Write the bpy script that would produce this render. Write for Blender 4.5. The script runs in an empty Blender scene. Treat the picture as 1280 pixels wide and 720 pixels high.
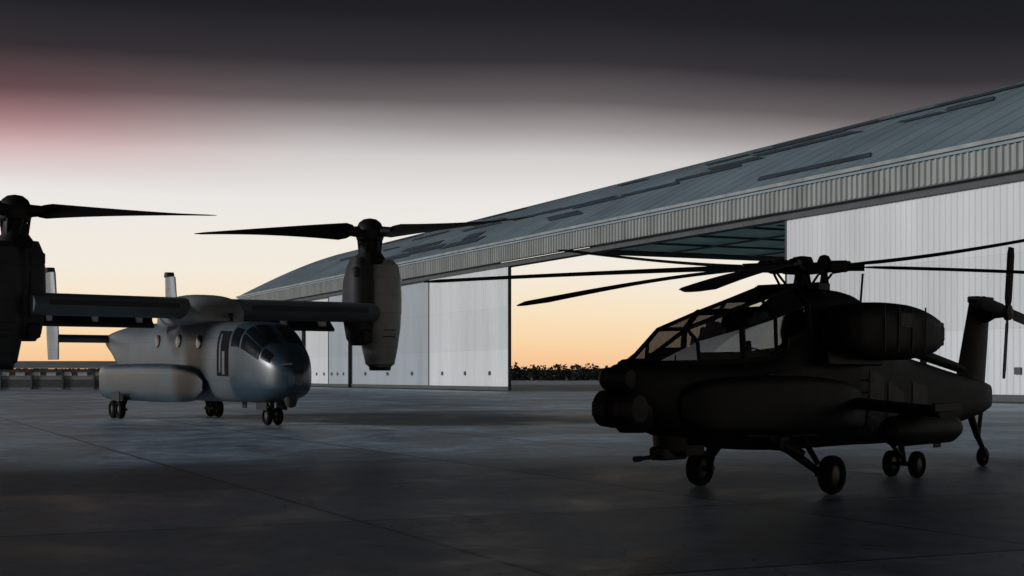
import bpy, math, random
from mathutils import Vector, Matrix
random.seed(7)
S=bpy.context.scene
S.view_settings.view_transform='Standard'
try: S.view_settings.look='None'
except: pass
S.view_settings.exposure=0

def lin(c):
    return tuple(((x/255)/12.92 if x/255<=.04045 else ((x/255+.055)/1.055)**2.4) for x in c)

# ---------------------------------------------------------------- materials
def mat(name,col,rough=.6,metal=0,var=.25,scale=3,bump=.0,bscale=20,spec=.5,panel=None,streak=False,coat=0,pc=.45):
    m=bpy.data.materials.new(name); m.use_nodes=True
    nt=m.node_tree; N=nt.nodes; L=nt.links
    b=N['Principled BSDF']
    b.inputs['Roughness'].default_value=rough; b.inputs['Metallic'].default_value=metal
    b.inputs['Specular IOR Level'].default_value=spec
    b.inputs['Coat Weight'].default_value=coat
    tc=N.new('ShaderNodeTexCoord')
    mp=N.new('ShaderNodeMapping'); L.new(tc.outputs['Object'],mp.inputs['Vector'])
    if streak: mp.inputs['Scale'].default_value=(1,1,.12)
    n=N.new('ShaderNodeTexNoise'); n.inputs['Scale'].default_value=scale; n.inputs['Detail'].default_value=8; n.inputs['Roughness'].default_value=.65
    L.new(mp.outputs[0],n.inputs['Vector'])
    r=N.new('ShaderNodeMapRange'); r.inputs['From Min'].default_value=.3; r.inputs['From Max'].default_value=.7
    r.inputs['To Min'].default_value=1-var; r.inputs['To Max'].default_value=1+var
    L.new(n.outputs['Fac'],r.inputs['Value'])
    mul=N.new('ShaderNodeVectorMath'); mul.operation='SCALE'; mul.inputs[0].default_value=col
    L.new(r.outputs[0],mul.inputs['Scale'])
    cout=mul.outputs[0]
    if panel:
        bt=N.new('ShaderNodeTexBrick'); bt.inputs['Scale'].default_value=1
        bt.inputs['Brick Width'].default_value=panel[0]; bt.inputs['Row Height'].default_value=panel[1]
        bt.inputs['Mortar Size'].default_value=panel[2]; bt.inputs['Mortar Smooth'].default_value=.2
        bt.inputs['Color1'].default_value=(1,1,1,1); bt.inputs['Color2'].default_value=(.88,.88,.88,1); bt.inputs['Mortar'].default_value=(pc,pc,pc,1)
        mp2=N.new('ShaderNodeMapping'); L.new(tc.outputs['Object'],mp2.inputs['Vector'])
        mp2.inputs['Rotation'].default_value=(math.pi/2,0,0)
        L.new(mp2.outputs[0],bt.inputs['Vector'])
        m2=N.new('ShaderNodeVectorMath'); m2.operation='MULTIPLY'
        L.new(cout,m2.inputs[0]); L.new(bt.outputs['Color'],m2.inputs[1]); cout=m2.outputs[0]
    L.new(cout,b.inputs['Base Color'])
    rr=N.new('ShaderNodeMapRange'); rr.inputs['To Min'].default_value=max(0,rough-.12); rr.inputs['To Max'].default_value=min(1,rough+.12)
    L.new(n.outputs['Fac'],rr.inputs['Value']); L.new(rr.outputs[0],b.inputs['Roughness'])
    if bump>0:
        n2=N.new('ShaderNodeTexNoise'); n2.inputs['Scale'].default_value=bscale; n2.inputs['Detail'].default_value=5
        L.new(tc.outputs['Object'],n2.inputs['Vector'])
        bp=N.new('ShaderNodeBump'); bp.inputs['Strength'].default_value=bump; bp.inputs['Distance'].default_value=.02
        L.new(n2.outputs['Fac'],bp.inputs['Height']); L.new(bp.outputs[0],b.inputs['Normal'])
    return m

def glass(name,tint,alpha=.5,rough=.06):
    m=bpy.data.materials.new(name); m.use_nodes=True
    nt=m.node_tree; N=nt.nodes; L=nt.links; N.clear()
    o=N.new('ShaderNodeOutputMaterial'); t=N.new('ShaderNodeBsdfTransparent'); t.inputs[0].default_value=(*tint,1)
    g=N.new('ShaderNodeBsdfGlossy'); g.inputs['Roughness'].default_value=rough; g.inputs['Color'].default_value=(.8,.85,.9,1)
    lw=N.new('ShaderNodeLayerWeight'); lw.inputs['Blend'].default_value=.2
    mr=N.new('ShaderNodeMapRange'); mr.inputs['To Min'].default_value=alpha; mr.inputs['To Max'].default_value=.7
    L.new(lw.outputs['Fresnel'],mr.inputs['Value'])
    mx=N.new('ShaderNodeMixShader'); L.new(mr.outputs[0],mx.inputs[0]); L.new(t.outputs[0],mx.inputs[1]); L.new(g.outputs[0],mx.inputs[2])
    L.new(mx.outputs[0],o.inputs[0]); return m

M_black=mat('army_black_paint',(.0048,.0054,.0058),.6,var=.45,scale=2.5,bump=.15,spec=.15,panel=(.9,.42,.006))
M_dark=mat('dark_metal',(.006,.006,.007),.55,metal=.0,var=.3,scale=6,spec=.2)
M_rub=mat('tyre_rubber',(.008,.008,.008),.9,var=.2,scale=10,spec=.1)
M_rim=mat('wheel_rim',(.02,.02,.02),.5,var=.3,scale=10)
M_seat=mat('seat_fabric',(.20,.21,.23),.8,var=.3,scale=8,bump=.3)
M_gls=glass('canopy_glass',(.55,.55,.58),.10)
M_blade=mat('rotor_blade_paint',(.007,.007,.008),.6,var=.25,scale=2,spec=.15)
M_grey=mat('navy_grey_paint',(.085,.105,.12),.45,var=.2,scale=.6,bump=.08,panel=(1.7,.85,.012),spec=.4,pc=.5)
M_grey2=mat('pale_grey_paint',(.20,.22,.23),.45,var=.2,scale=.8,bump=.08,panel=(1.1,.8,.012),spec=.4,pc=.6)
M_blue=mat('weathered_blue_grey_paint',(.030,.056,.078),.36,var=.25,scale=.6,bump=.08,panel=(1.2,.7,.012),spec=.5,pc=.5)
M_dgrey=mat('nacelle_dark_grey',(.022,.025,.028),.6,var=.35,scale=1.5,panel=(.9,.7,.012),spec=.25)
M_win=mat('cockpit_dark_glass',(.006,.008,.010),.16,var=.1,spec=.5)
M_lens=mat('sensor_glass',(.006,.006,.007),.45,var=.1,spec=.2)
M_doorway_dark=mat('painted_doorway_dark',(.008,.008,.009),.9,var=.1,spec=.1)  # near-black colour painted in for the shade inside the doorway

# ---------------------------------------------------------------- mesh helpers
def empty(name,loc=(0,0,0),rz=0):
    e=bpy.data.objects.new(name,None); S.collection.objects.link(e); e.location=loc; e.rotation_euler=(0,0,rz); e.empty_display_size=.5
    return e
def mesh(name,v,f,m,parent=None,smooth=True,ang=35):
    me=bpy.data.meshes.new(name); me.from_pydata([tuple(p) for p in v],[],f); me.update()
    import bmesh
    bm=bmesh.new(); bm.from_mesh(me); bmesh.ops.recalc_face_normals(bm,faces=bm.faces); bm.to_mesh(me); bm.free()
    if smooth:
        for p in me.polygons: p.use_smooth=True
        me.set_sharp_from_angle(angle=math.radians(ang))
    me.materials.append(m)
    o=bpy.data.objects.new(name,me); S.collection.objects.link(o)
    if parent: o.parent=parent
    return o
class MB:
    def __init__(s): s.v=[]; s.f=[]
    def add(s,v,f):
        k=len(s.v); s.v+= [Vector(p) for p in v]; s.f+=[tuple(i+k for i in q) for q in f]
    def box(s,c,d,rot=None):
        x,y,z=[q/2 for q in d]
        b=min(x,y,z)*.25
        pts=[]
        rings=[(-z,x-b,y-b),(-z+b,x,y),(z-b,x,y),(z,x-b,y-b)]
        for zz,xx,yy in rings:
            c8=[(xx-b,-yy),(xx,-yy+b),(xx,yy-b),(xx-b,yy),(-xx+b,yy),(-xx,yy-b),(-xx,-yy+b),(-xx+b,-yy)]
            pts+=[Vector((p[0],p[1],zz)) for p in c8]
        f=[tuple(range(7,-1,-1)),tuple(range(24,32))]
        for r in range(3):
            for i in range(8):
                j=(i+1)%8; f.append((r*8+i,r*8+j,r*8+8+j,r*8+8+i))
        if rot is not None: pts=[rot@p for p in pts]
        s.add([p+Vector(c) for p in pts],f)
    def bar(s,x0,x1,y0,y1,z0,z1):
        s.add([(x0,y0,z0),(x1,y0,z0),(x1,y1,z0),(x0,y1,z0),(x0,y0,z1),(x1,y0,z1),(x1,y1,z1),(x0,y1,z1)],
              [(3,2,1,0),(4,5,6,7),(0,1,5,4),(1,2,6,5),(2,3,7,6),(3,0,4,7)])
    def tube(s,a,b,r1,r2=None,n=12):
        r2=r1 if r2 is None else r2
        a=Vector(a); b=Vector(b); d=(b-a).normalized()
        up=Vector((0,0,1)) if abs(d.z)<.9 else Vector((1,0,0))
        x=d.cross(up).normalized(); y=d.cross(x)
        v=[]
        for p,r in ((a,r1),(b,r2)):
            for i in range(n):
                t=2*math.pi*i/n; v.append(p+x*r*math.cos(t)+y*r*math.sin(t))
        f=[(i,(i+1)%n,n+(i+1)%n,n+i) for i in range(n)]+[tuple(range(n-1,-1,-1)),tuple(range(n,2*n))]
        s.add(v,f)
    def lathe(s,c,axis,prof,n=28):
        d=Vector(axis).normalized(); up=Vector((0,0,1)) if abs(d.z)<.9 else Vector((1,0,0))
        x=d.cross(up).normalized(); y=d.cross(x); v=[]
        for o,r in prof:
            for i in range(n):
                t=2*math.pi*i/n; v.append(Vector(c)+d*o+x*r*math.cos(t)+y*r*math.sin(t))
        f=[]
        for k in range(len(prof)-1):
            for i in range(n):
                j=(i+1)%n; f.append((k*n+i,k*n+j,(k+1)*n+j,(k+1)*n+i))
        f.append(tuple(range(n-1,-1,-1))); f.append(tuple(range((len(prof)-1)*n,len(prof)*n)))
        s.add(v,f)
    def loft(s,secs):
        n=len(secs[0]); v=[p for q in secs for p in q]; f=[]
        for k in range(len(secs)-1):
            for i in range(n):
                j=(i+1)%n; f.append((k*n+i,k*n+j,(k+1)*n+j,(k+1)*n+i))
        f.append(tuple(range(n-1,-1,-1))); f.append(tuple(range((len(secs)-1)*n,len(secs)*n)))
        s.add(v,f)
    def make(s,name,m,parent=None,smooth=True,ang=35): return mesh(name,s.v,s.f,m,parent,smooth,ang)

def sgp(c,e): return math.copysign(abs(c)**e,c)
class Fus:
    """body lofted along x from table rows (x, zbot, ztop, halfwidth)"""
    def __init__(s,tab,n=2.6,y0=0): s.t=sorted(tab); s.n=n; s.y0=y0
    def par(s,x):
        t=s.t
        if x<=t[0][0]: return t[0][1:]
        if x>=t[-1][0]: return t[-1][1:]
        for i in range(len(t)-1):
            if t[i][0]<=x<=t[i+1][0]:
                k=(x-t[i][0])/(t[i+1][0]-t[i][0])
                p0=t[max(i-1,0)];p1=t[i];p2=t[i+1];p3=t[min(i+2,len(t)-1)]
                out=[]
                for q in (1,2,3):
                    d=p2[0]-p1[0]
                    m1=(p2[q]-p0[q])/(p2[0]-p0[0])*d
                    m2=(p3[q]-p1[q])/(p3[0]-p1[0])*d
                    h=(2*k**3-3*k*k+1)*p1[q]+(k**3-2*k*k+k)*m1+(-2*k**3+3*k*k)*p2[q]+(k**3-k*k)*m2
                    out.append(h)
                return out
    def pt(s,x,a,off=0):
        zb,zt,hw=s.par(x); e=2/s.n
        return Vector((x,s.y0+(hw+off)*sgp(math.cos(a),e),(zb+zt)/2+((zt-zb)/2+off)*sgp(math.sin(a),e)))
    def build(s,name,m,parent,step=.2,n=40):
        x0=s.t[0][0]; x1=s.t[-1][0]; k=max(4,int((x1-x0)/step)); b=MB()
        b.loft([[s.pt(x0+(x1-x0)*i/k,2*math.pi*j/n) for j in range(n)] for i in range(k+1)])
        return b.make(name,m,parent,ang=40)
    def patch(s,b,xa,xb,a0,a1,off=.02,nx=6,na=6):
        v=[];f=[]
        for i in range(nx+1):
            for j in range(na+1):
                v.append(s.pt(xa+(xb-xa)*i/nx,math.radians(a0+(a1-a0)*j/na),off))
        for i in range(nx):
            for j in range(na):
                p=i*(na+1)+j; f.append((p,p+1,p+na+2,p+na+1))
        b.add(v,f)

def wheel(parent,c,r,w,axis=(0,1,0),name='wheel'):
    b=MB(); h=w/2
    b.lathe(c,axis,[(-h*.5,r*.55),(-h,r*.62),(-h,r*.82),(-h*.75,r*.95),(-h*.35,r),(h*.35,r),(h*.75,r*.95),(h,r*.82),(h,r*.62),(h*.5,r*.55)])
    b.make(name+'_tyre',M_rub,parent)
    b=MB(); b.lathe(c,axis,[(-h*.8,r*.12),(-h*.75,r*.3),(-h*.5,r*.56),(h*.5,r*.56),(h*.75,r*.3),(h*.8,r*.12)])
    b.make(name+'_rim',M_rim,parent)

def blade(b,hub,ang,R,c_root,c_tip,dz,r0=.35,pitch=.12,twist=-.1,th=.11,sag=1.6):
    hub=Vector(hub); d=Vector((math.cos(ang),math.sin(ang),0)); t=Vector((-math.sin(ang),math.cos(ang),0)); up=Vector((0,0,1))
    secs=[]; K=22
    for k in range(K+1):
        q=k/K; r=r0+(R-r0)*q
        if q<.07: c=.22*c_root+ (c_root*.78)*(q/.07)**.8
        else: c=c_root+(c_tip-c_root)*(q-.07)/.93
        if q>.96: c*=1-.55*(q-.96)/.04
        z=dz*((r/R)**sag); a=pitch+twist*q
        ct=t*math.cos(a)+up*math.sin(a); cn=up*math.cos(a)-t*math.sin(a)
        h=c*th
        prof=[(-.5,0),(-.42,.45),(-.25,.6),(0,.55),(.25,.32),(.5,.05),(.5,-.05),(.25,-.2),(0,-.35),(-.25,-.4),(-.42,-.3)]
        ctr=hub+d*r+up*z
        secs.append([ctr+ct*(p*c)+cn*(w*h) for p,w in prof])
    b.loft(secs)

# ================================================================= GROUND
def ground():
    b=MB(); b.add([(-4000,-60,0),(4000,-60,0),(4000,6000,0),(-4000,6000,0)],[(0,1,2,3)])
    m=bpy.data.materials.new('apron_concrete'); m.use_nodes=True; nt=m.node_tree;N=nt.nodes;L=nt.links
    bs=N['Principled BSDF']; tc=N.new('ShaderNodeTexCoord')
    def noise(sc,det,map_=None,rough=.6,dist=0):
        n=N.new('ShaderNodeTexNoise'); n.inputs['Scale'].default_value=sc; n.inputs['Detail'].default_value=det; n.inputs['Roughness'].default_value=rough; n.inputs['Distortion'].default_value=dist
        if map_:
            mp=N.new('ShaderNodeMapping'); mp.inputs['Scale'].default_value=map_[0]; mp.inputs['Rotation'].default_value=(0,0,map_[1]); L.new(tc.outputs['Object'],mp.inputs[0]); L.new(mp.outputs[0],n.inputs['Vector'])
        else: L.new(tc.outputs['Object'],n.inputs['Vector'])
        return n
    def mr(src,a,b_,c,d):
        r=N.new('ShaderNodeMapRange'); r.inputs['From Min'].default_value=a; r.inputs['From Max'].default_value=b_; r.inputs['To Min'].default_value=c; r.inputs['To Max'].default_value=d; L.new(src,r.inputs['Value']); return r.outputs[0]
    def mth(op,a,b_):
        q=N.new('ShaderNodeMath'); q.operation=op
        for i,x in enumerate((a,b_)):
            if isinstance(x,(int,float)): q.inputs[i].default_value=x
            else: L.new(x,q.inputs[i])
        return q.outputs[0]
    n1=noise(.09,6); n2=noise(1.2,9,rough=.75); n3=noise(.30,7,((1,.5,1),.5),dist=.8,rough=.65); n4=noise(14,5)
    n5=noise(.28,3,((1,1,1),1.1),dist=1.5)
    v=mth('MULTIPLY',mr(n1.outputs[0],.35,.65,.7,1.3),mr(n2.outputs[0],.35,.65,.55,1.4))
    v=mth('MULTIPLY',v,mr(n3.outputs[0],.40,.6,.5,1.3))
    crk=mth('LESS_THAN',mth('ABSOLUTE',mth('SUBTRACT',n5.outputs[0],.5),0),.0028)
    v=mth('MULTIPLY',v,mth('SUBTRACT',1,mth('MULTIPLY',crk,.7)))
    br=N.new('ShaderNodeTexBrick'); br.offset=0; br.inputs['Scale'].default_value=1; br.inputs['Brick Width'].default_value=6; br.inputs['Row Height'].default_value=6
    br.inputs['Mortar Size'].default_value=.06; br.inputs['Mortar Smooth'].default_value=.3
    br.inputs['Color1'].default_value=(1,1,1,1); br.inputs['Color2'].default_value=(.68,.68,.68,1); br.inputs['Mortar'].default_value=(.2,.2,.2,1)
    mp=N.new('ShaderNodeMapping'); mp.inputs['Rotation'].default_value=(0,0,math.radians(-24.5)); L.new(tc.outputs['Object'],mp.inputs[0])
    L.new(mp.outputs[0],br.inputs['Vector'])
    vv=mth('MULTIPLY',v,br.outputs['Color'])
    sc=N.new('ShaderNodeVectorMath'); sc.operation='SCALE'; sc.inputs[0].default_value=(.31,.40,.49); L.new(vv,sc.inputs['Scale'])
    L.new(sc.outputs[0],bs.inputs['Base Color'])
    r=mth('ADD',mr(n3.outputs[0],.38,.62,.38,.54),mr(n2.outputs[0],.3,.7,-.06,.12))
    r=mth('ADD',r,mr(br.outputs['Color'],.6,1,.06,0))
    L.new(r,bs.inputs['Roughness'])
    bs.inputs['Specular IOR Level'].default_value=.5
    bs.inputs['Specular Tint'].default_value=(.66,.84,1,1)
    bp=N.new('ShaderNodeBump'); bp.inputs['Strength'].default_value=.22; bp.inputs['Distance'].default_value=.008
    hh=mth('ADD',mth('MULTIPLY',n4.outputs[0],.35),mth('ADD',n2.outputs[0],mth('MULTIPLY',br.outputs['Fac'],-.8)))
    L.new(hh,bp.inputs['Height']); L.new(bp.outputs[0],bs.inputs['Normal'])
    b.make('ground',m,smooth=False)
ground()

# ================================================================= HANGAR
M_roof=mat('roof_sheet_metal',(.19,.26,.30),.42,var=.22,scale=.10,bump=.05,bscale=2,spec=.5)
M_patch=mat('roof_dark_sheet',(.05,.07,.085),.5,var=.3,scale=.3)
M_fas=mat('corrugated_fascia',(.24,.26,.255),.55,var=.3,scale=.5,streak=True)
M_door=mat('hangar_door_paint',(.64,.67,.68),.5,var=.12,scale=.25,streak=True,panel=(200,5.2,.03),pc=.8)
M_door2=mat('hangar_door_paint_grey',(.34,.39,.43),.5,var=.14,scale=.25,streak=True,panel=(200,5.2,.03),pc=.8)
M_ceil=mat('ceiling_panel_green',(.50,.70,.62),.6,var=.3,scale=.25)
M_steel=mat('structural_steel',(.05,.06,.065),.6,var=.3,scale=1)
M_shed=mat('shed_grey_metal',(.20,.21,.22),.7,var=.3,scale=.4)
ft=Vector((-.4146,.91)).normalized()
H=empty('aircraft_hangar',(34.7,97.7,0),math.atan2(ft.y,ft.x))
T0,T1=-45,219
def arch(w): return 18.2+11.5*math.sin(math.pi/2*min(w,35)/35)
def hangar():
    b=MB(); K=24; W=36
    secs=[]
    for t in [T0+(T1-T0)*i/44 for i in range(45)]:
        top=[(t,-(W*k/K)+.6,arch(W*k/K)+.0) for k in range(K+1)]
        bot=[(t,p[1],p[2]-.45) for p in reversed(top)]
        secs.append(top+bot)
    b.loft(secs); b.make('roof',M_roof,H,ang=20)
    b=MB()
    t=T0+1
    while t<T1:
        for k in range(0,K,2):
            w0,w1=W*k/K,W*(k+2)/K
            p0=(-w0+.6,arch(w0)-.02); p1=(-w1+.6,arch(w1)-.02)
            b.add([(t,p0[0],p0[1]),(t+.08,p0[0],p0[1]),(t+.08,p1[0],p1[1]),(t,p1[0],p1[1]),(t,p0[0],p0[1]+.05),(t+.08,p0[0],p0[1]+.05),(t+.08,p1[0],p1[1]+.05),(t,p1[0],p1[1]+.05)],
                  [(4,5,6,7),(0,1,5,4),(1,2,6,5),(2,3,7,6),(3,0,4,7)])
        t+=3.0
    b.make('roof_seams',M_roof,H,smooth=False)
    b=MB(); random.seed(3)
    for i in range(38):
        t=random.uniform(8,165); w=random.uniform(2,18); dt=random.uniform(5,18); dw=random.uniform(.8,2.4)
        sk=random.uniform(.0,6)
        pts=[]
        for k in range(5):
            ww=w+dw*k/4
            pts+=[(t+sk*k/4,-ww+.6,arch(ww)+.10),(t+dt+sk*k/4,-ww+.6,arch(ww)+.10)]
        f=[(2*k,2*k+1,2*k+3,2*k+2) for k in range(4)]
        b.add(pts,f)
    b.make('roof_dark_sheets',M_patch,H,smooth=False)
    b=MB()
    t=T0
    while t<24: b.bar(t,t+1.1,-23.3,-22.7,arch(23)-.1,arch(23)+.35); t+=2.1
    b.make('ridge_vents',M_fas,H,smooth=False)
    b=MB(); b.bar(T0,T1,-.35,.35,15.9,18.1); t=T0+.2
    while t<T1-.5:
        b.add([(t,.35,15.95),(t+.1,.5,15.95),(t+.28,.5,15.95),(t+.38,.35,15.95),(t,.35,18.05),(t+.1,.5,18.05),(t+.28,.5,18.05),(t+.38,.35,18.05)],
              [(0,1,5,4),(1,2,6,5),(2,3,7,6),(4,5,6,7),(3,2,1,0)]); t+=.66
    b.make('fascia',M_fas,H,smooth=False)
    b=MB(); b.bar(T0,T1,.55,.85,18.0,18.28); b.make('gutter',M_fas,H,smooth=False)
    b=MB(); b.bar(T0,T1,-1.6,-.36,15.3,15.85); b.make('door_head_beam',M_steel,H,smooth=False)
    def door(t0,t1,y,m,nm):
        b=MB(); b.bar(t0,t1,y-.25,y,.12,15.6)
        t=t0+.15
        while t<t1-.3:
            b.add([(t,y,.3),(t+.08,y+.05,.3),(t+.2,y+.05,.3),(t+.28,y,.3),(t,y,15.4),(t+.08,y+.05,15.4),(t+.2,y+.05,15.4),(t+.28,y,15.4)],[(0,1,5,4),(1,2,6,5),(2,3,7,6),(4,5,6,7),(3,2,1,0)]); t+=.62
        b.make(nm,m,H,smooth=False)
        b=MB(); b.bar(t0-.12,t0,y-.3,y+.1,.1,15.6); b.bar(t1,t1+.12,y-.3,y+.1,.1,15.6); b.bar(t0,t1,y+.09,y+.13,.12,.6)
        for k in range(3):
            tt=t0+(t1-t0)*(.2+.3*k); b.bar(tt,tt+.6,y+.09,y+.14,2.0,2.5)
        b.make(nm+'_trim',M_steel,H,smooth=False)
    door(86,112.8,-.6,M_door,'door_panel_a'); door(113.6,148.5,-1.1,M_door2,'door_panel_b'); door(149.2,160,-.7,M_door2,'door_panel_c'); door(160.6,175,-1.1,M_door,'door_panel_d'); door(175.6,217.5,-.6,M_door2,'door_panel_e')
    door(-6,28.3,-.7,M_door,'door_panel_f'); door(-44,-6.6,-1.2,M_door,'door_panel_g')
    b=MB(); b.bar(T0,66.7,-35,-1.7,16.0,16.25); b.make('ceiling',M_ceil,H,smooth=False)
    b=MB()
    t=-40
    while t<67:
        b.bar(t-.15,t+.15,-35,-1.7,15.8,15.98)
        t+=8.89
    for t in (31.1,):
        w=2
        b.bar(t-.1,t+.1,-35,-1.7,15.1,15.2)
        while w<33:
            b.tube((t,-w,15.8),(t,-w-1.7,15.15),.06,n=6); b.tube((t,-w-1.7,15.15),(t,-w-3.4,15.8),.06,n=6); w+=3.4
    b.bar(66.35,66.75,-35,-1.7,15.35,15.79)
    for w in (11,22,34): b.bar(T0,66.7,-w-.12,-w+.12,15.6,15.79)
    b.make('ceiling_trusses',M_steel,H,smooth=False)
    b=MB()
    for t in (-40,-10,20,66.4): b.bar(t-.3,t+.3,-34.8,-34.2,0,arch(34.5)-.5)
    for t in (170,190,215): b.bar(t-.3,t+.3,-34.8,-34.2,0,arch(34.5)-.5)
    b.make('columns',M_steel,H,smooth=False)
    def gable(t,nm):
        b=MB(); K=16; top=[(t,-34*k/K,arch(34*k/K)-.5) for k in range(K+1)]
        v=top+[(p[0],p[1],0) for p in top]+[(p[0]+.3,p[1],p[2]) for p in top]+[(p[0]+.3,p[1],0) for p in top]; n=K+1; f=[]
        for k in range(K): f+=[(k,k+1,n+k+1,n+k),(2*n+k,3*n+k,3*n+k+1,2*n+k+1)]
        b.add(v,f); b.make(nm,M_door2,H,smooth=False)
    gable(T1-1,'end_wall'); gable(T0+.5,'end_wall_near')
    b=MB(); b.bar(166,T1-1,-35.3,-35,0,29.3); b.bar(T0,24,-35.3,-35,0,29.3); b.make('rear_wall',M_door2,H,smooth=False)
hangar()

# added building, out of frame; placed to shade the helicopter and foreground
def shade_building():
    E=empty('added_shade_building',(-33,-18,0),0)
    b=MB(); b.bar(-26,0,-38,38,0,15.2); b.make('walls',M_shed,E,smooth=False)
    b=MB(); secs=[]
    for y in (-38.6,38.6): secs.append([(-26.6,y,15.2),(.6,y,15.2),(.6,y,15.6),(-13,y,18.6),(-26.6,y,15.6)])
    b.loft(secs); b.make('roof',M_roof,E,smooth=False)
    b=MB()
    for k in range(8): b.bar(.0,.06,-34+9*k,-30+9*k,8,10.5)
    for k in range(3): b.bar(.0,.08,-32+22*k,-20+22*k,.0,6.5)
    b.make('shade_building_openings',M_win,E,smooth=False)
shade_building()

# ================================================================= ATTACK HELICOPTER
def heli():
    th=math.radians(42); hd=math.atan2(-math.cos(th),-math.sin(th))
    E=empty('attack_helicopter',(5.04,25,0),hd)
    F=Fus([(5.3,1.72,1.98,.08),(5.2,1.62,2.06,.2),(4.95,1.38,2.1,.34),(4.4,1.08,2.13,.44),(3.6,.86,2.16,.5),(2.6,.74,2.18,.56),(1.7,.68,2.35,.62),(1.1,.66,2.95,.64),(.4,.65,3.34,.64),(-.6,.65,3.42,.62),(-1.5,.65,3.3,.58),(-2.3,.64,2.85,.52),(-3.2,.65,2.36,.46),(-4.5,.74,2.14,.38),(-5.8,.93,1.96,.3),(-7,1.1,1.82,.22),(-7.6,1.22,1.72,.1)],n=3.2)
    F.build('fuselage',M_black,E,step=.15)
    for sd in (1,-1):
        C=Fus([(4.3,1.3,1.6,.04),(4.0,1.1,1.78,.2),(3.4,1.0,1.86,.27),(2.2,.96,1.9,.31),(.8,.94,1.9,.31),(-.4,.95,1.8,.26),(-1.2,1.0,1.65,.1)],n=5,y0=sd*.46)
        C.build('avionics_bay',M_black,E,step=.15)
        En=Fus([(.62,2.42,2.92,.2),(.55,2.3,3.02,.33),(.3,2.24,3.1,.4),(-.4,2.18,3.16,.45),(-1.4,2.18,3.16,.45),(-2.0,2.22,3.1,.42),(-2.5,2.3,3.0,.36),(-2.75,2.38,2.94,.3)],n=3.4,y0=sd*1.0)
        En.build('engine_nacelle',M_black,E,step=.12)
        b=MB(); b.lathe((.6,sd*1.0,2.67),(1,0,0),[(0,.3),(.03,.3),(.03,.22),(-.05,.2),(-.05,.02)]); 
        b.box((-2.78,sd*1.02,2.66),(.12,.5,.42)); b.box((-2.4,sd*1.15,2.66),(.6,.42,.3))
        for k in range(4): b.box((-.2-.5*k,sd*1.46,2.7),(.03,.02,.8))
        b.box((-1.0,sd*1.455,2.86),(.5,.03,.25)); b.box((-.2,sd*.7,2.2),(1.9,.5,.25))
        b.make('engine_details',M_dark,E)
        b=MB(); sec=[]
        for q in range(6):
            y=.55+1.75*q/5; c=1.25-.35*q/5; z=1.42-.03*q; x0=-.75-.12*q/5
            pr=[(.5,0),(.35,.5),(0,.7),(-.3,.4),(-.5,0),(-.3,-.3),(0,-.5),(.35,-.4)]
            sec.append([(x0+p*c,sd*y,z+w*.16) for p,w in pr])
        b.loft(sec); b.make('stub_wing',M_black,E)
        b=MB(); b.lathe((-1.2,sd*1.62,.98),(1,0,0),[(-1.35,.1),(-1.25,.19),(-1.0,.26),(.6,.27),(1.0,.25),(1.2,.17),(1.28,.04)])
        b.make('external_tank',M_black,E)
        b=MB(); b.box((-.9,sd*1.62,1.3),(.9,.1,.24)); b.box((-.8,sd*2.28,1.38),(1.0,.06,.14)); b.make('pylon',M_dark,E)
        W=(1.25,sd*1.28,.31)
        wheel(E,W,.31,.24,name='main_wheel')
        b=MB(); b.tube((1.9,sd*.5,.95),(1.28,sd*1.07,.34),.085,.06); b.tube((1.2,sd*.5,1.2),(1.27,sd*1.04,.48),.06,.045); b.tube((1.26,sd*1.0,.31),(1.25,sd*1.3,.31),.05)
        b.box((1.75,sd*.62,.82),(.3,.22,.24)); b.tube((1.9,sd*.5,.9),(1.5,sd*.9,.62),.12,.08); b.make('main_gear_strut',M_dark,E)
        b=MB(); b.tube((3.0,sd*.80,.98),(2.2,sd*.82,.94),.02); b.tube((1.7,sd*.82,.94),(.9,sd*.8,.92),.02); b.tube((2.4,sd*.8,1.92),(1.4,sd*.76,2.0),.02); b.make('step_rail',M_dark,E)
    b=MB()
    b.lathe((5.16,0,1.42),(0,1,0),[(-.38,.05),(-.37,.2),(-.31,.27),(-.1,.29),(-.08,.24),(.08,.24),(.1,.29),(.31,.27),(.37,.2),(.38,.05)],n=32)
    b.lathe((5.22,0,1.86),(0,1,0),[(-.26,.04),(-.25,.13),(-.2,.17),(.2,.17),(.25,.13),(.26,.04)],n=24)
    b.lathe((4.85,0,1.12),(0,0,1),[(-.06,.2),(.06,.3),(.3,.34),(.55,.3)],n=24)
    b.box((5.38,.2,1.42),(.18,.2,.24)); b.box((5.38,-.2,1.42),(.18,.2,.24))
    b.make('sensor_turret',M_dark,E)
    b=MB(); b.box((5.472,.2,1.42),(.02,.14,.17)); b.box((5.472,-.2,1.42),(.02,.14,.17)); b.make('sensor_lens',M_lens,E)
    b=MB(); b.lathe((3.9,0,.86),(0,0,1),[(-.2,.16),(-.1,.26),(.2,.28)],n=20); b.box((3.95,0,.72),(.62,.3,.2)); b.tube((4.2,0,.68),(4.75,0,.66),.035,.03); b.tube((4.66,0,.663),(4.8,0,.66),.045)
    b.box((3.6,.2,.76),(.5,.12,.18)); b.make('chain_gun',M_dark,E)
    cs=[(4.75,[(.32,2.08),(.27,2.11),(.13,2.12)]),(3.85,[(.50,2.1),(.47,2.42),(.27,2.62)]),(2.75,[(.58,2.12),(.55,2.64),(.3,2.92)]),(1.85,[(.62,2.2),(.6,2.84),(.34,3.14)]),(.85,[(.65,2.6),(.6,3.1),(.36,3.4)])]
    secs=[]
    for u,p in cs: secs.append([Vector((u,y,z)) for y,z in p]+[Vector((u,-y,z)) for y,z in reversed(p)])
    v=[q for s in secs for q in s]; f=[]
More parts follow.
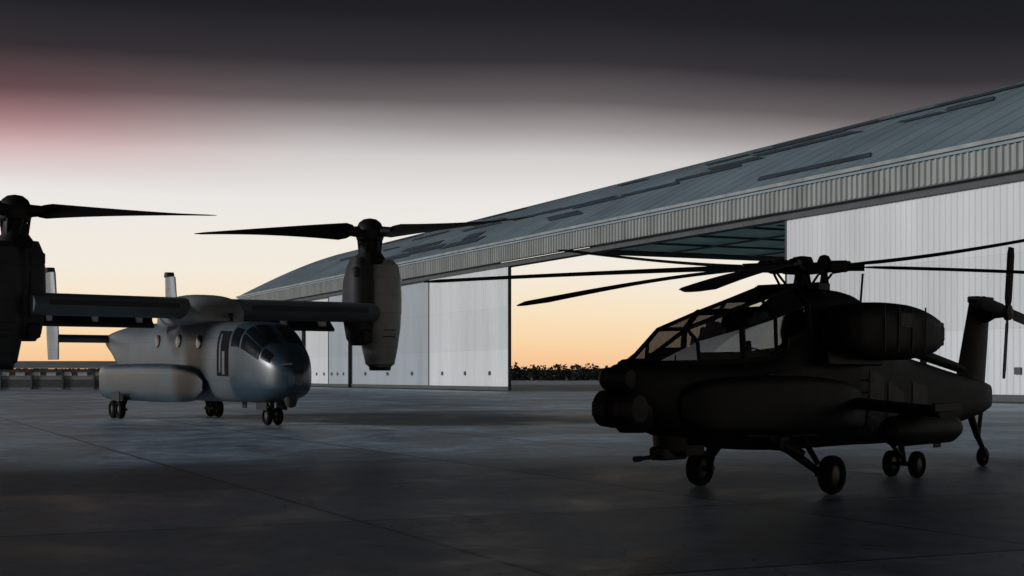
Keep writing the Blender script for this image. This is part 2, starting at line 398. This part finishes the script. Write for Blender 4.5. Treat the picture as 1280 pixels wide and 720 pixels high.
    for k in range(4):
        for i in range(5): f.append((k*6+i,k*6+i+1,k*6+7+i,k*6+6+i))
    mesh('canopy_glass',v,f,M_gls,E,smooth=False)
    b=MB()
    for k,s in enumerate(secs):
        for i in range(5): b.tube(s[i],s[i+1],(.04,.03,.05,.032,.055)[k],n=8)
    for k in range(4):
        for i in (0,2,3,5): b.tube(secs[k][i],secs[k+1][i],.045 if i in (0,5) else .034,n=8)
        if k>=2:
            for i in (1,4): b.tube(secs[k][i],secs[k+1][i],.022,n=8)
    # opaque armoured sills and cockpit roof panel
    for s in (1,-1):
        for k in range(1,4):
            a,c=secs[k][0 if s>0 else 5],secs[k+1][0 if s>0 else 5]
            b.add([a+Vector((0,s*.012,-.04)),c+Vector((0,s*.012,-.04)),c+Vector((0,s*.006,.16)),a+Vector((0,s*.006,.16))],[(0,1,2,3)])
    up=Vector((0,0,.01))
    b.add([secs[3][2]+up,secs[3][3]+up,secs[4][3]+up,secs[4][2]+up],[(0,1,2,3)])
    b.make('canopy_frame',M_black,E)
    for u,z in ((3.1,2.1),(1.7,2.3)):
        b=MB(); R=Matrix.Rotation(math.radians(-14),3,'Y')
        b.box((u-.3,0,z+.30),(.12,.44,.56),R); b.box((u-.36,0,z+.58),(.1,.24,.16),R); b.box((u-.05,0,z+.05),(.48,.46,.12)); b.box((u-.25,.25,z+.22),(.3,.06,.34),R); b.box((u-.25,-.25,z+.22),(.3,.06,.34),R)
        b.make('crew_seat',M_seat,E)
        b=MB(); b.box((u+.6,0,z+.12),(.26,.6,.24)); b.box((u-.62,0,z+.2),(.08,.9,.5)); b.make('instrument_hood',M_dark,E)
    b=MB(); b.lathe((0,0,3.3),(0,0,1),[(0,.42),(.12,.34),(.18,.16),(.36,.13),(.38,.34),(.46,.38),(.54,.34),(.56,.2),(.66,.16),(.68,.05)],n=28)
    hub=Vector((0,0,3.8))
    world=[(-6.54,-.5,3.5-3.8),(-4.9,-5.0,2.88-3.8),(-2.75,-6.6,2.98-3.8),(6.7,-1.6,3.4-3.8),(6.0,3.2,4.75-3.8),(-4.0,5.9,4.6-3.8)]
    bb=MB()
    for dx,dy,dz in world:
        a=math.atan2(dy,dx)-hd; R=math.hypot(dx,dy)
        blade(bb,hub,a,R,.52,.5,dz,r0=.95,pitch=.10,twist=-.12,sag=1.35)
        d=Vector((math.cos(a),math.sin(a),0)); p=Vector((-d.y,d.x,0))
        z1=dz*(1.0/R)**1.35
        b.tube(hub+d*.25,hub+d*1.05+Vector((0,0,z1)),.085,.07,10); b.box(hub+d*.62+Vector((0,0,z1*.3)),(.3,.16,.2),Matrix.Rotation(a,3,'Z'))
        b.tube(hub+d*.5+p*.16+Vector((0,0,-.1)),hub+d*.95+p*.12+Vector((0,0,z1)),.03,n=8)
        b.tube(hub+d*.5+p*.18-Vector((0,0,.12)),(d.x*.3+p.x*.2,d.y*.3+p.y*.2,3.42),.022,n=8)
    b.lathe((-.75,.0,3.45),(0,0,1),[(0,.1),(.25,.06),(.42,.1),(.5,.12),(.58,.08),(.6,.02)])
    b.make('rotor_hub',M_dark,E); bb.make('main_rotor_blades',M_blade,E,ang=50)
    b=MB(); secs=[]
    for q in range(9):
        k=q/8; z=1.3+2.2*k; xc=-6.6-.6*k; c=1.5-.5*k; w=.16-.07*k
        pr=[(.5,0),(.38,.6),(.1,1),(-.25,.8),(-.5,.1),(-.5,-.1),(-.25,-.8),(.1,-1),(.38,-.6)]
        secs.append([(xc+p*c,s*w,z) for p,s in pr])
    b.loft(secs); b.make('tail_fin',M_black,E,ang=50)
    b=MB(); b.box((-7.25,0,3.5),(.8,.24,.14)); b.lathe((-7.2,.12,3.22),(0,1,0),[(-.2,.2),(.05,.2),(.2,.12),(.42,.1),(.44,.16),(.54,.16),(.56,.04)]); b.make('tail_gearbox',M_dark,E)
    b=MB(); hb=Vector((-7.2,.6,3.22))
    for a in (98,188,278,8):
        a=math.radians(a); d=Vector((math.cos(a),0,math.sin(a))); t=Vector((-d.z,0,d.x)); n_=Vector((0,1,0)); secs=[]
        for k in range(9):
            r=.12+1.26*k/8; c=.13 if k==0 else .25; 
            if k==8:c=.17
            secs.append([hb+d*r+t*(p*c)+n_*(w*.03+p*.05) for p,w in ((-.5,0),(-.2,1),(.5,.1),(.5,-.1),(-.2,-1))])
        b.loft(secs)
    b.make('tail_rotor_blades',M_blade,E,ang=50)
    for y in (.1,.62): wheel(E,(-3.07,y,.25),.25,.17,name='rear_wheel')
    b=MB(); b.tube((-3.0,.3,.8),(-3.07,.36,.25),.07,.05); b.tube((-3.07,.08,.25),(-3.07,.64,.25),.04); b.tube((-2.5,.3,.75),(-3.05,.36,.34),.04); b.box((-2.95,.33,.7),(.4,.3,.2)); b.make('rear_gear_strut',M_dark,E)
    wheel(E,(-7.35,0,.2),.2,.14,name='tail_wheel')
    b=MB(); b.tube((-6.7,0,1.15),(-7.1,.0,.62),.08,.07); b.tube((-7.1,0,.62),(-7.33,.09,.2),.06,.05); b.tube((-7.33,.12,.2),(-7.33,-.1,.2),.03); b.tube((-7.3,0,1.3),(-7.12,0,.6),.045); b.make('tail_gear_strut',M_dark,E)
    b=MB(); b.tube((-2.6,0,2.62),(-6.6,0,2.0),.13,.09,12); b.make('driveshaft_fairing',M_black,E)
    b=MB(); b.box((-4.6,0,2.28),(.25,.03,.34)); b.tube((-1.6,.25,3.2),(-1.65,.27,3.75),.02); b.box((-5.2,.0,.62),(.3,.03,.3)); b.box((.2,.45,3.42),(.4,.2,.14)); b.tube((2.0,.62,2.25),(2.15,.95,2.4),.015); b.box((2.15,.97,2.42),(.04,.12,.18)); b.tube((4.35,.42,2.1),(4.75,.7,2.2),.012)
    for k in range(5): b.box((-1.2,.66,.95+.22*k),(.22,.06,.03))
    b.make('antennas_and_steps',M_dark,E)
    b=MB()
    for (xa,xb,a0,a1) in ((-1.9,-1.3,-40,0),(-2.8,-2.1,-40,0),(-3.9,-3.2,-30,10),(-.9,-.2,15,40)):
        F.patch(b,xa,xb,a0,a1,.012)
    b.make('access_panels',M_dark,E)
heli()

# ================================================================= TILTROTOR
def tilt():
    th=math.radians(33); hd=math.atan2(-math.cos(th),math.sin(th))
    E=empty('tiltrotor_aircraft',(-13.26,62,0),hd)
    tab=[(9.75,1.55,1.95,.12),(9.6,1.35,2.25,.42),(9.2,1.18,2.62,.74),(8.6,1.02,3.0,.98),(7.9,.93,3.45,1.14),(7.2,.88,3.85,1.25),(6.4,.86,4.02,1.33),(4,.85,4.12,1.38),(0,.85,4.3,1.38),(-4,.9,4.32,1.38),(-6,1.1,4.3,1.36),(-8,1.8,4.26,1.22),(-10,2.65,4.15,.9),(-12,3.2,4.0,.5),(-13.3,3.45,3.8,.15)]
    F=Fus(tab,n=3.3)
    F.build('fuselage',M_grey,E,step=.3,n=48)
    b=MB(); F.patch(b,6.2,9.74,0,360,.012,22,48); b.make('nose_section',M_blue,E)
    for sd in (1,-1):
        C=Fus([(3.9,1.3,1.7,.03),(3.3,.98,2.05,.14),(2.2,.84,2.3,.3),(.5,.8,2.4,.4),(-2,.78,2.45,.45),(-5,.8,2.45,.45),(-7.6,.82,2.42,.42),(-9.0,1.0,2.3,.24),(-9.4,1.2,2.1,.06)],n=4.2,y0=sd*1.55)
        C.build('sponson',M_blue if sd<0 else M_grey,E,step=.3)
        wheel(E,(-4.2,sd*2.3,.40),.40,.28,name='main_wheel'); wheel(E,(-5.15,sd*2.3,.40),.40,.28,name='main_wheel_aft')
        b=MB(); b.tube((-4.7,sd*1.8,1.2),(-4.7,sd*2.05,.45),.13,.1); b.tube((-4.2,sd*2.1,.42),(-5.15,sd*2.1,.42),.08); b.tube((-4.2,sd*2.0,.4),(-4.2,sd*2.35,.4),.06); b.tube((-5.15,sd*2.0,.4),(-5.15,sd*2.35,.4),.06); b.box((-4.7,sd*2.36,1.0),(1.2,.06,.4)); b.make('main_gear',M_dgrey,E)
        ya=sd*8.5
        def vl(y0,rows,nm,m,x0=0):
            b=MB(); n=28; secs=[]
            for z,dx,rx,ry in rows: secs.append([(x0+dx+rx*sgp(math.cos(2*math.pi*i/n),.75),y0+ry*sgp(math.sin(2*math.pi*i/n),.75),z) for i in range(n)])
            b.loft(secs); b.make(nm,m,E)
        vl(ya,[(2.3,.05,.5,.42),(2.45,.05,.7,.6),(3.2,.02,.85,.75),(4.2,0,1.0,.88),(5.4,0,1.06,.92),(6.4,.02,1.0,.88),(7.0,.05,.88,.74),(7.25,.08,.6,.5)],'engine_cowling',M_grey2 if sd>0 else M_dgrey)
        vl(sd*7.45,[(3.3,0,.4,.3),(3.6,0,.7,.5),(4.4,0,.85,.62),(5.0,0,.9,.68),(6.2,0,.85,.66),(6.9,.1,.65,.55),(7.3,.1,.45,.4)],'tilt_spindle',M_dgrey)
        b=MB(); b.lathe((.05,ya,2.15),(0,0,1),[(0,.42),(.0,.48),(.3,.55)]); b.box((.0,sd*9.38,5.3),(.9,.08,1.1))
        for k in range(3): b.box((.95,ya,3.7+.3*k),(.06,.6,.04))
        b.box((.2,sd*7.5,6.6),(1.0,1.2,.5)); b.tube((.7,sd*7.5,6.8),(.95,sd*7.6,4.2),.09,.07); b.tube((.5,sd*7.1,6.6),(.8,sd*7.0,4.6),.06); b.box((.7,sd*7.4,3.7),(.5,.5,.6)); b.make('nacelle_details',M_dark,E)
        hb=Vector((.1,sd*7.95,8.5))
        b=MB(); b.lathe((hb.x,hb.y,7.0),(0,0,1),[(0,.8),(.35,.68),(.6,.5),(1.05,.46),(1.15,.6),(1.35,.66),(1.7,.62),(1.95,.5),(2.1,.3),(2.15,.05)],n=24)
        for k in range(6):
            a=k*math.pi/3; b.tube((hb.x+.45*math.cos(a),hb.y+.45*math.sin(a),7.3),(hb.x+.55*math.cos(a+.3),hb.y+.55*math.sin(a+.3),8.2),.06,n=6)
        bb=MB()
        angs=(213,333,93) if sd>0 else (2,122,242)
        for A in angs:
            a=math.radians(A)-hd; d=Vector((math.cos(a),math.sin(a),0))
            dz={213:-.5,333:.3}.get(A,-.15)
            blade(bb,hb,a,8.4 if sd>0 else 8.0,1.15,.4,dz,r0=.7,pitch=.72,twist=-.62,th=.12,sag=1.6)
            b.tube(hb+d*.2,hb+d*1.2,.3,.2,12)
        b.make('proprotor_hub',M_dark,E); bb.make('proprotor_blades',M_blade,E,ang=50)
        b=MB(); secs=[]
        for q in range(9):
            k=q/8; z=2.7+4.3*k; c=2.3-1.0*k if k>.3 else 1.6+ (k/.3)*.4; xc=-12.3-.5*k
            pr=[(.5,0),(.35,.7),(0,1),(-.3,.6),(-.5,.05),(-.5,-.05),(-.3,-.6),(0,-1),(.35,-.7)]
            secs.append([(xc+p*c,sd*3.05+w*.2,z) for p,w in pr])
        b.loft(secs); b.make('tail_fin',M_grey2,E,ang=50)
        b=MB(); b.tube((-12.9,sd*3.05,7.0),(-12.9,sd*3.05,7.25),.28,.24); b.make('fin_cap',M_dgrey,E)
    b=MB(); secs=[]
    for q in range(9):
        y=-3.05+6.1*q/8; pr=[(.5,0),(.35,.7),(0,1),(-.3,.6),(-.5,.05),(-.5,-.05),(-.3,-.6),(0,-1),(.35,-.7)]
        secs.append([(-12.3+p*1.7,y,3.75+w*.2) for p,w in pr])
    b.loft(secs); b.make('tailplane',M_grey,E,ang=50)
    b=MB(); secs=[]
    pr=[(.5,-.05),(.47,.35),(.36,.75),(.15,1),(-.1,.95),(-.35,.55),(-.5,.1),(-.5,-.05),(-.3,-.5),(0,-.85),(.25,-.9),(.42,-.6)]
    for q in range(13):
        y=-7.6+15.2*q/12; sw=abs(y)*.06
        secs.append([(-.1+sw+p*2.9,y,4.75+w*.48) for p,w in pr])
    b.loft(secs); b.make('wing',M_grey,E,ang=50)
    b=MB()
    for sd in (1,-1):
        b.add([(1.36+.1,sd*1.6,4.72),(1.36+.44,sd*7.0,4.72),(1.36+.42,sd*7.0,4.92),(1.36+.08,sd*1.6,4.92)],[(0,1,2,3)])
        R=Matrix.Rotation(math.radians(38),3,'Y')
        b.box((-1.85,sd*4.3,4.35),(1.1,5.2,.14),R)
        for y in (2.4,4.3,6.2): b.box((-1.2,sd*y,4.3),(.9,.12,.25))
    b.make('flaps_and_leading_edge_slot',M_dgrey,E,smooth=False)
    C=Fus([(3.0,4.0,4.3,.3),(2.3,3.95,4.8,.85),(1.4,3.9,5.2,1.2),(0,3.9,5.4,1.35),(-1.8,3.9,5.35,1.3),(-3,3.9,5.0,1.0),(-4.6,3.9,4.5,.5)],n=2.8)
    C.build('wing_fairing',M_grey2,E,step=.3)
    b=MB()
    for a0,a1 in ((12,40),(43,66),(69,88),(92,111),(114,137),(140,168)):
        F.patch(b,7.15,8.35,a0,a1,.03)
    F.patch(b,6.35,7.0,12,48,.03); F.patch(b,6.35,7.0,132,168,.03)
    F.patch(b,8.45,8.95,18,50,.03); F.patch(b,8.45,8.95,130,162,.03)
    b.make('cockpit_windows',M_win,E)
    b=MB(); F.patch(b,5.0,6.1,142,190,.022); b.make('doorway_dark_patch',M_doorway_dark,E)  # flat dark patch on the skin, standing in for the unlit cabin
    b=MB(); F.patch(b,5.25,5.4,150,186,.035); F.patch(b,5.55,5.8,174,188,.035); b.make('doorway_crew_seat',M_grey,E)
    b=MB()
    for x in (3.0,.6,-2.0): 
        for s,a in ((-1,163),(1,17)):
            p=F.pt(x,math.radians(a),0); b.lathe(p,(0,s,.15),[(-.05,.28),(.04,.28),(.05,.22),(.05,.01)],n=20)
    b.make('cabin_windows',M_win,E)
    for y in (-.22,.22): wheel(E,(7.3,y,.34),.34,.22,name='nose_wheel')
    b=MB(); b.tube((7.2,0,1.2),(7.3,0,.35),.1,.07); b.tube((7.3,-.25,.33),(7.3,.25,.33),.05); b.tube((6.5,0,1.0),(7.25,0,.5),.05); b.box((7.2,.42,.78),(1.0,.04,.4)); b.box((7.2,-.42,.78),(1.0,.04,.4)); b.make('nose_gear',M_dgrey,E)
    b=MB(); b.tube((8.8,-.5,2.3),(10.4,-.55,2.35),.06,.04); b.lathe((9.0,0,1.0),(0,0,1),[(-.3,.05),(-.25,.18),(0,.26),(.3,.26)]); b.box((3.0,0,4.25),(.5,.05,.5)); b.box((-7,0,4.5),(.6,.05,.5)); b.box((4.5,0,.75),(.4,.05,.3))
    b.make('probe_and_antennas',M_dgrey,E)
tilt()

# ================================================================= BACKGROUND
M_tree=mat('tree_foliage',(.03,.038,.03),.95,var=.5,scale=.3,spec=.05)
def trees():
    random.seed(11); b=MB()
    for i in range(620):
        x=-230+i*.95+random.uniform(-2,2); y=640+random.uniform(-25,40); h=random.uniform(4.2,6.6)*(1+.15*math.sin(x*.07)+.1*math.sin(x*.23)); w=random.uniform(2.2,3.6)
        if random.random()<.06: h*=1.22; w*=.6
        b.tube((x,y,0),(x,y,h*.5),.25,.12,5)
        for k in range(44):
            z=h*(.0+1.0*random.random()**1.15); rr=w*math.sin(math.pi*min(.95,max(.45,z/h)))**.6
            a=random.random()*6.28; r=rr*random.random()**.5
            c=Vector((x+r*math.cos(a),y+r*math.sin(a),z)); s=random.uniform(.6,1.3)
            v=[c+Vector((random.uniform(-s,s),random.uniform(-s,s),random.uniform(-s,s)*.7)) for _ in range(4)]
            b.add(v,[(0,1,2),(0,2,3),(0,1,3)])
    b.make('distant_trees',M_tree,smooth=False)
trees()
M_hill=mat('hill_scrub',(.06,.075,.09),.95,var=.3,scale=.01,spec=.1)
def hill():
    b=MB(); v=[];f=[];n=90
    for j,(y,k) in enumerate(((1900,0),(2100,.8),(2400,1),(2900,0))):
        for i in range(n):
            x=-1800+3600*i/(n-1); z=(13+5*math.sin(i*.21)+3*math.sin(i*.53+1))*k
            v.append((x,y,z-.05))
    for j in range(3):
        for i in range(n-1): p=j*n+i; f.append((p,p+1,p+n+1,p+n))
    b.add(v,f); b.make('hills',M_hill)
hill()
def shed():
    E=empty('storage_shed',(-66,203,0),0)
    b=MB(); b.bar(-60,10,0,8,.0,2.0); b.bar(-60,10,.6,8,2.0,2.9); b.make('walls',M_shed,E,smooth=False)
    b=MB(); b.add([(-61,-.8,2.95),(11,-.8,2.95),(11,9,3.9),(-61,9,3.9),(-61,-.8,3.15),(11,-.8,3.15),(11,9,4.1),(-61,9,4.1)],[(0,1,2,3),(4,5,6,7),(0,1,5,4),(1,2,6,5),(2,3,7,6),(3,0,4,7)]); b.make('roof',M_fas,E,smooth=False)
    b=MB()
    x=-59
    while x<9: b.bar(x,x+1.3,-.05,.55,1.95,2.45); x+=2.2
    b.make('vent_row',M_door,E,smooth=False)
    b=MB()
    x=-59
    while x<9: b.bar(x,x+.25,-.25,-.01,0,2.9); x+=4.4
    b.bar(-60,10,-.03,.0,.3,1.4); b.make('posts_and_openings',M_steel,E,smooth=False)
shed()

# ================================================================= WORLD + SUN
w=bpy.data.worlds.new('World'); S.world=w; w.use_nodes=True
nt=w.node_tree; N=nt.nodes; L=nt.links; N.clear()
out=N.new('ShaderNodeOutputWorld'); bg=N.new('ShaderNodeBackground'); L.new(bg.outputs[0],out.inputs[0])
tc=N.new('ShaderNodeTexCoord'); sx=N.new('ShaderNodeSeparateXYZ'); L.new(tc.outputs['Generated'],sx.inputs[0])
def MT(op,a,b=0,c=None):
    q=N.new('ShaderNodeMath'); q.operation=op
    for i,x in enumerate((a,b,c)):
        if x is None: continue
        if isinstance(x,(int,float)): q.inputs[i].default_value=x
        else: L.new(x,q.inputs[i])
    return q.outputs[0]
def MR(s,a,b,c,d,smooth=True):
    r=N.new('ShaderNodeMapRange'); r.interpolation_type='SMOOTHSTEP' if smooth else 'LINEAR'
    for k,x in zip(('From Min','From Max','To Min','To Max'),(a,b,c,d)): r.inputs[k].default_value=x
    L.new(s,r.inputs['Value']); return r.outputs[0]
mp=N.new('ShaderNodeMapping'); mp.inputs['Scale'].default_value=(1.5,1.5,9); L.new(tc.outputs['Generated'],mp.inputs[0])
cn=N.new('ShaderNodeTexNoise'); cn.inputs['Scale'].default_value=1.6; cn.inputs['Detail'].default_value=4; L.new(mp.outputs[0],cn.inputs['Vector'])
z=MT('ADD',sx.outputs['Z'],MT('MULTIPLY',MT('SUBTRACT',cn.outputs['Fac'],.5),.014))
z=MT('ADD',z,MR(sx.outputs['X'],.0,.35,-.004,.016))
zz=MT('DIVIDE',z,.3)
cr=N.new('ShaderNodeValToRGB'); L.new(zz,cr.inputs[0])
stops=[(470,(244,190,142)),(435,(246,210,166)),(395,(244,224,194)),(345,(240,231,218)),(260,(232,228,225)),(205,(206,202,200)),(172,(156,149,149)),(140,(100,93,95)),(95,(53,50,54)),(40,(32,32,36)),(-40,(22,23,27))]
el=cr.color_ramp.elements
for i,(y,c) in enumerate(stops):
    p=min(1,(470-y)/1800/.3); 
    if i<2: e=el[i]; e.position=p
    else: e=el.new(p)
    e.color=(*lin(c),1)
mask=MT('MULTIPLY',MR(sx.outputs['X'],-.10,-.36,0,1),MT('MULTIPLY',MR(z,.115,.165,0,1),MR(z,.23,.18,0,1)))
mx=N.new('ShaderNodeMix'); mx.data_type='RGBA'; mx.blend_type='MULTIPLY'; L.new(mask,mx.inputs['Factor']); L.new(cr.outputs[0],mx.inputs[6]); mx.inputs[7].default_value=(1.0,.60,.63,1)
sky=N.new('ShaderNodeTexSky'); sky.sky_type='NISHITA'; sky.sun_disc=False; sky.sun_elevation=math.radians(13); sky.sun_rotation=math.radians(-102)
ad=N.new('ShaderNodeMix'); ad.data_type='RGBA'; ad.blend_type='MULTIPLY'; ad.inputs['Factor'].default_value=1
L.new(sky.outputs[0],ad.inputs[6]); L.new(mx.outputs[2],ad.inputs[7])
a2=N.new('ShaderNodeMix'); a2.data_type='RGBA'; a2.blend_type='ADD'; a2.inputs['Factor'].default_value=.01
L.new(mx.outputs[2],a2.inputs[6]); L.new(ad.outputs[2],a2.inputs[7])
L.new(a2.outputs[2],bg.inputs[0]); bg.inputs[1].default_value=1.0

sl=bpy.data.lights.new('sun','SUN'); sl.energy=2.0; sl.angle=math.radians(8); sl.color=(.97,.98,1)
so=bpy.data.objects.new('sun',sl); S.collection.objects.link(so)
to=Vector((-.96,-.21,math.tan(math.radians(13)))); so.rotation_euler=to.to_track_quat('Z','Y').to_euler()

cam=bpy.data.cameras.new('camera'); co=bpy.data.objects.new('camera',cam); S.collection.objects.link(co)
co.location=(0,0,1.9); co.rotation_euler=(math.pi/2,0,0); cam.lens=50.625; cam.sensor_width=36; cam.shift_y=110/1280; cam.clip_end=9000; cam.clip_start=.1
S.camera=co
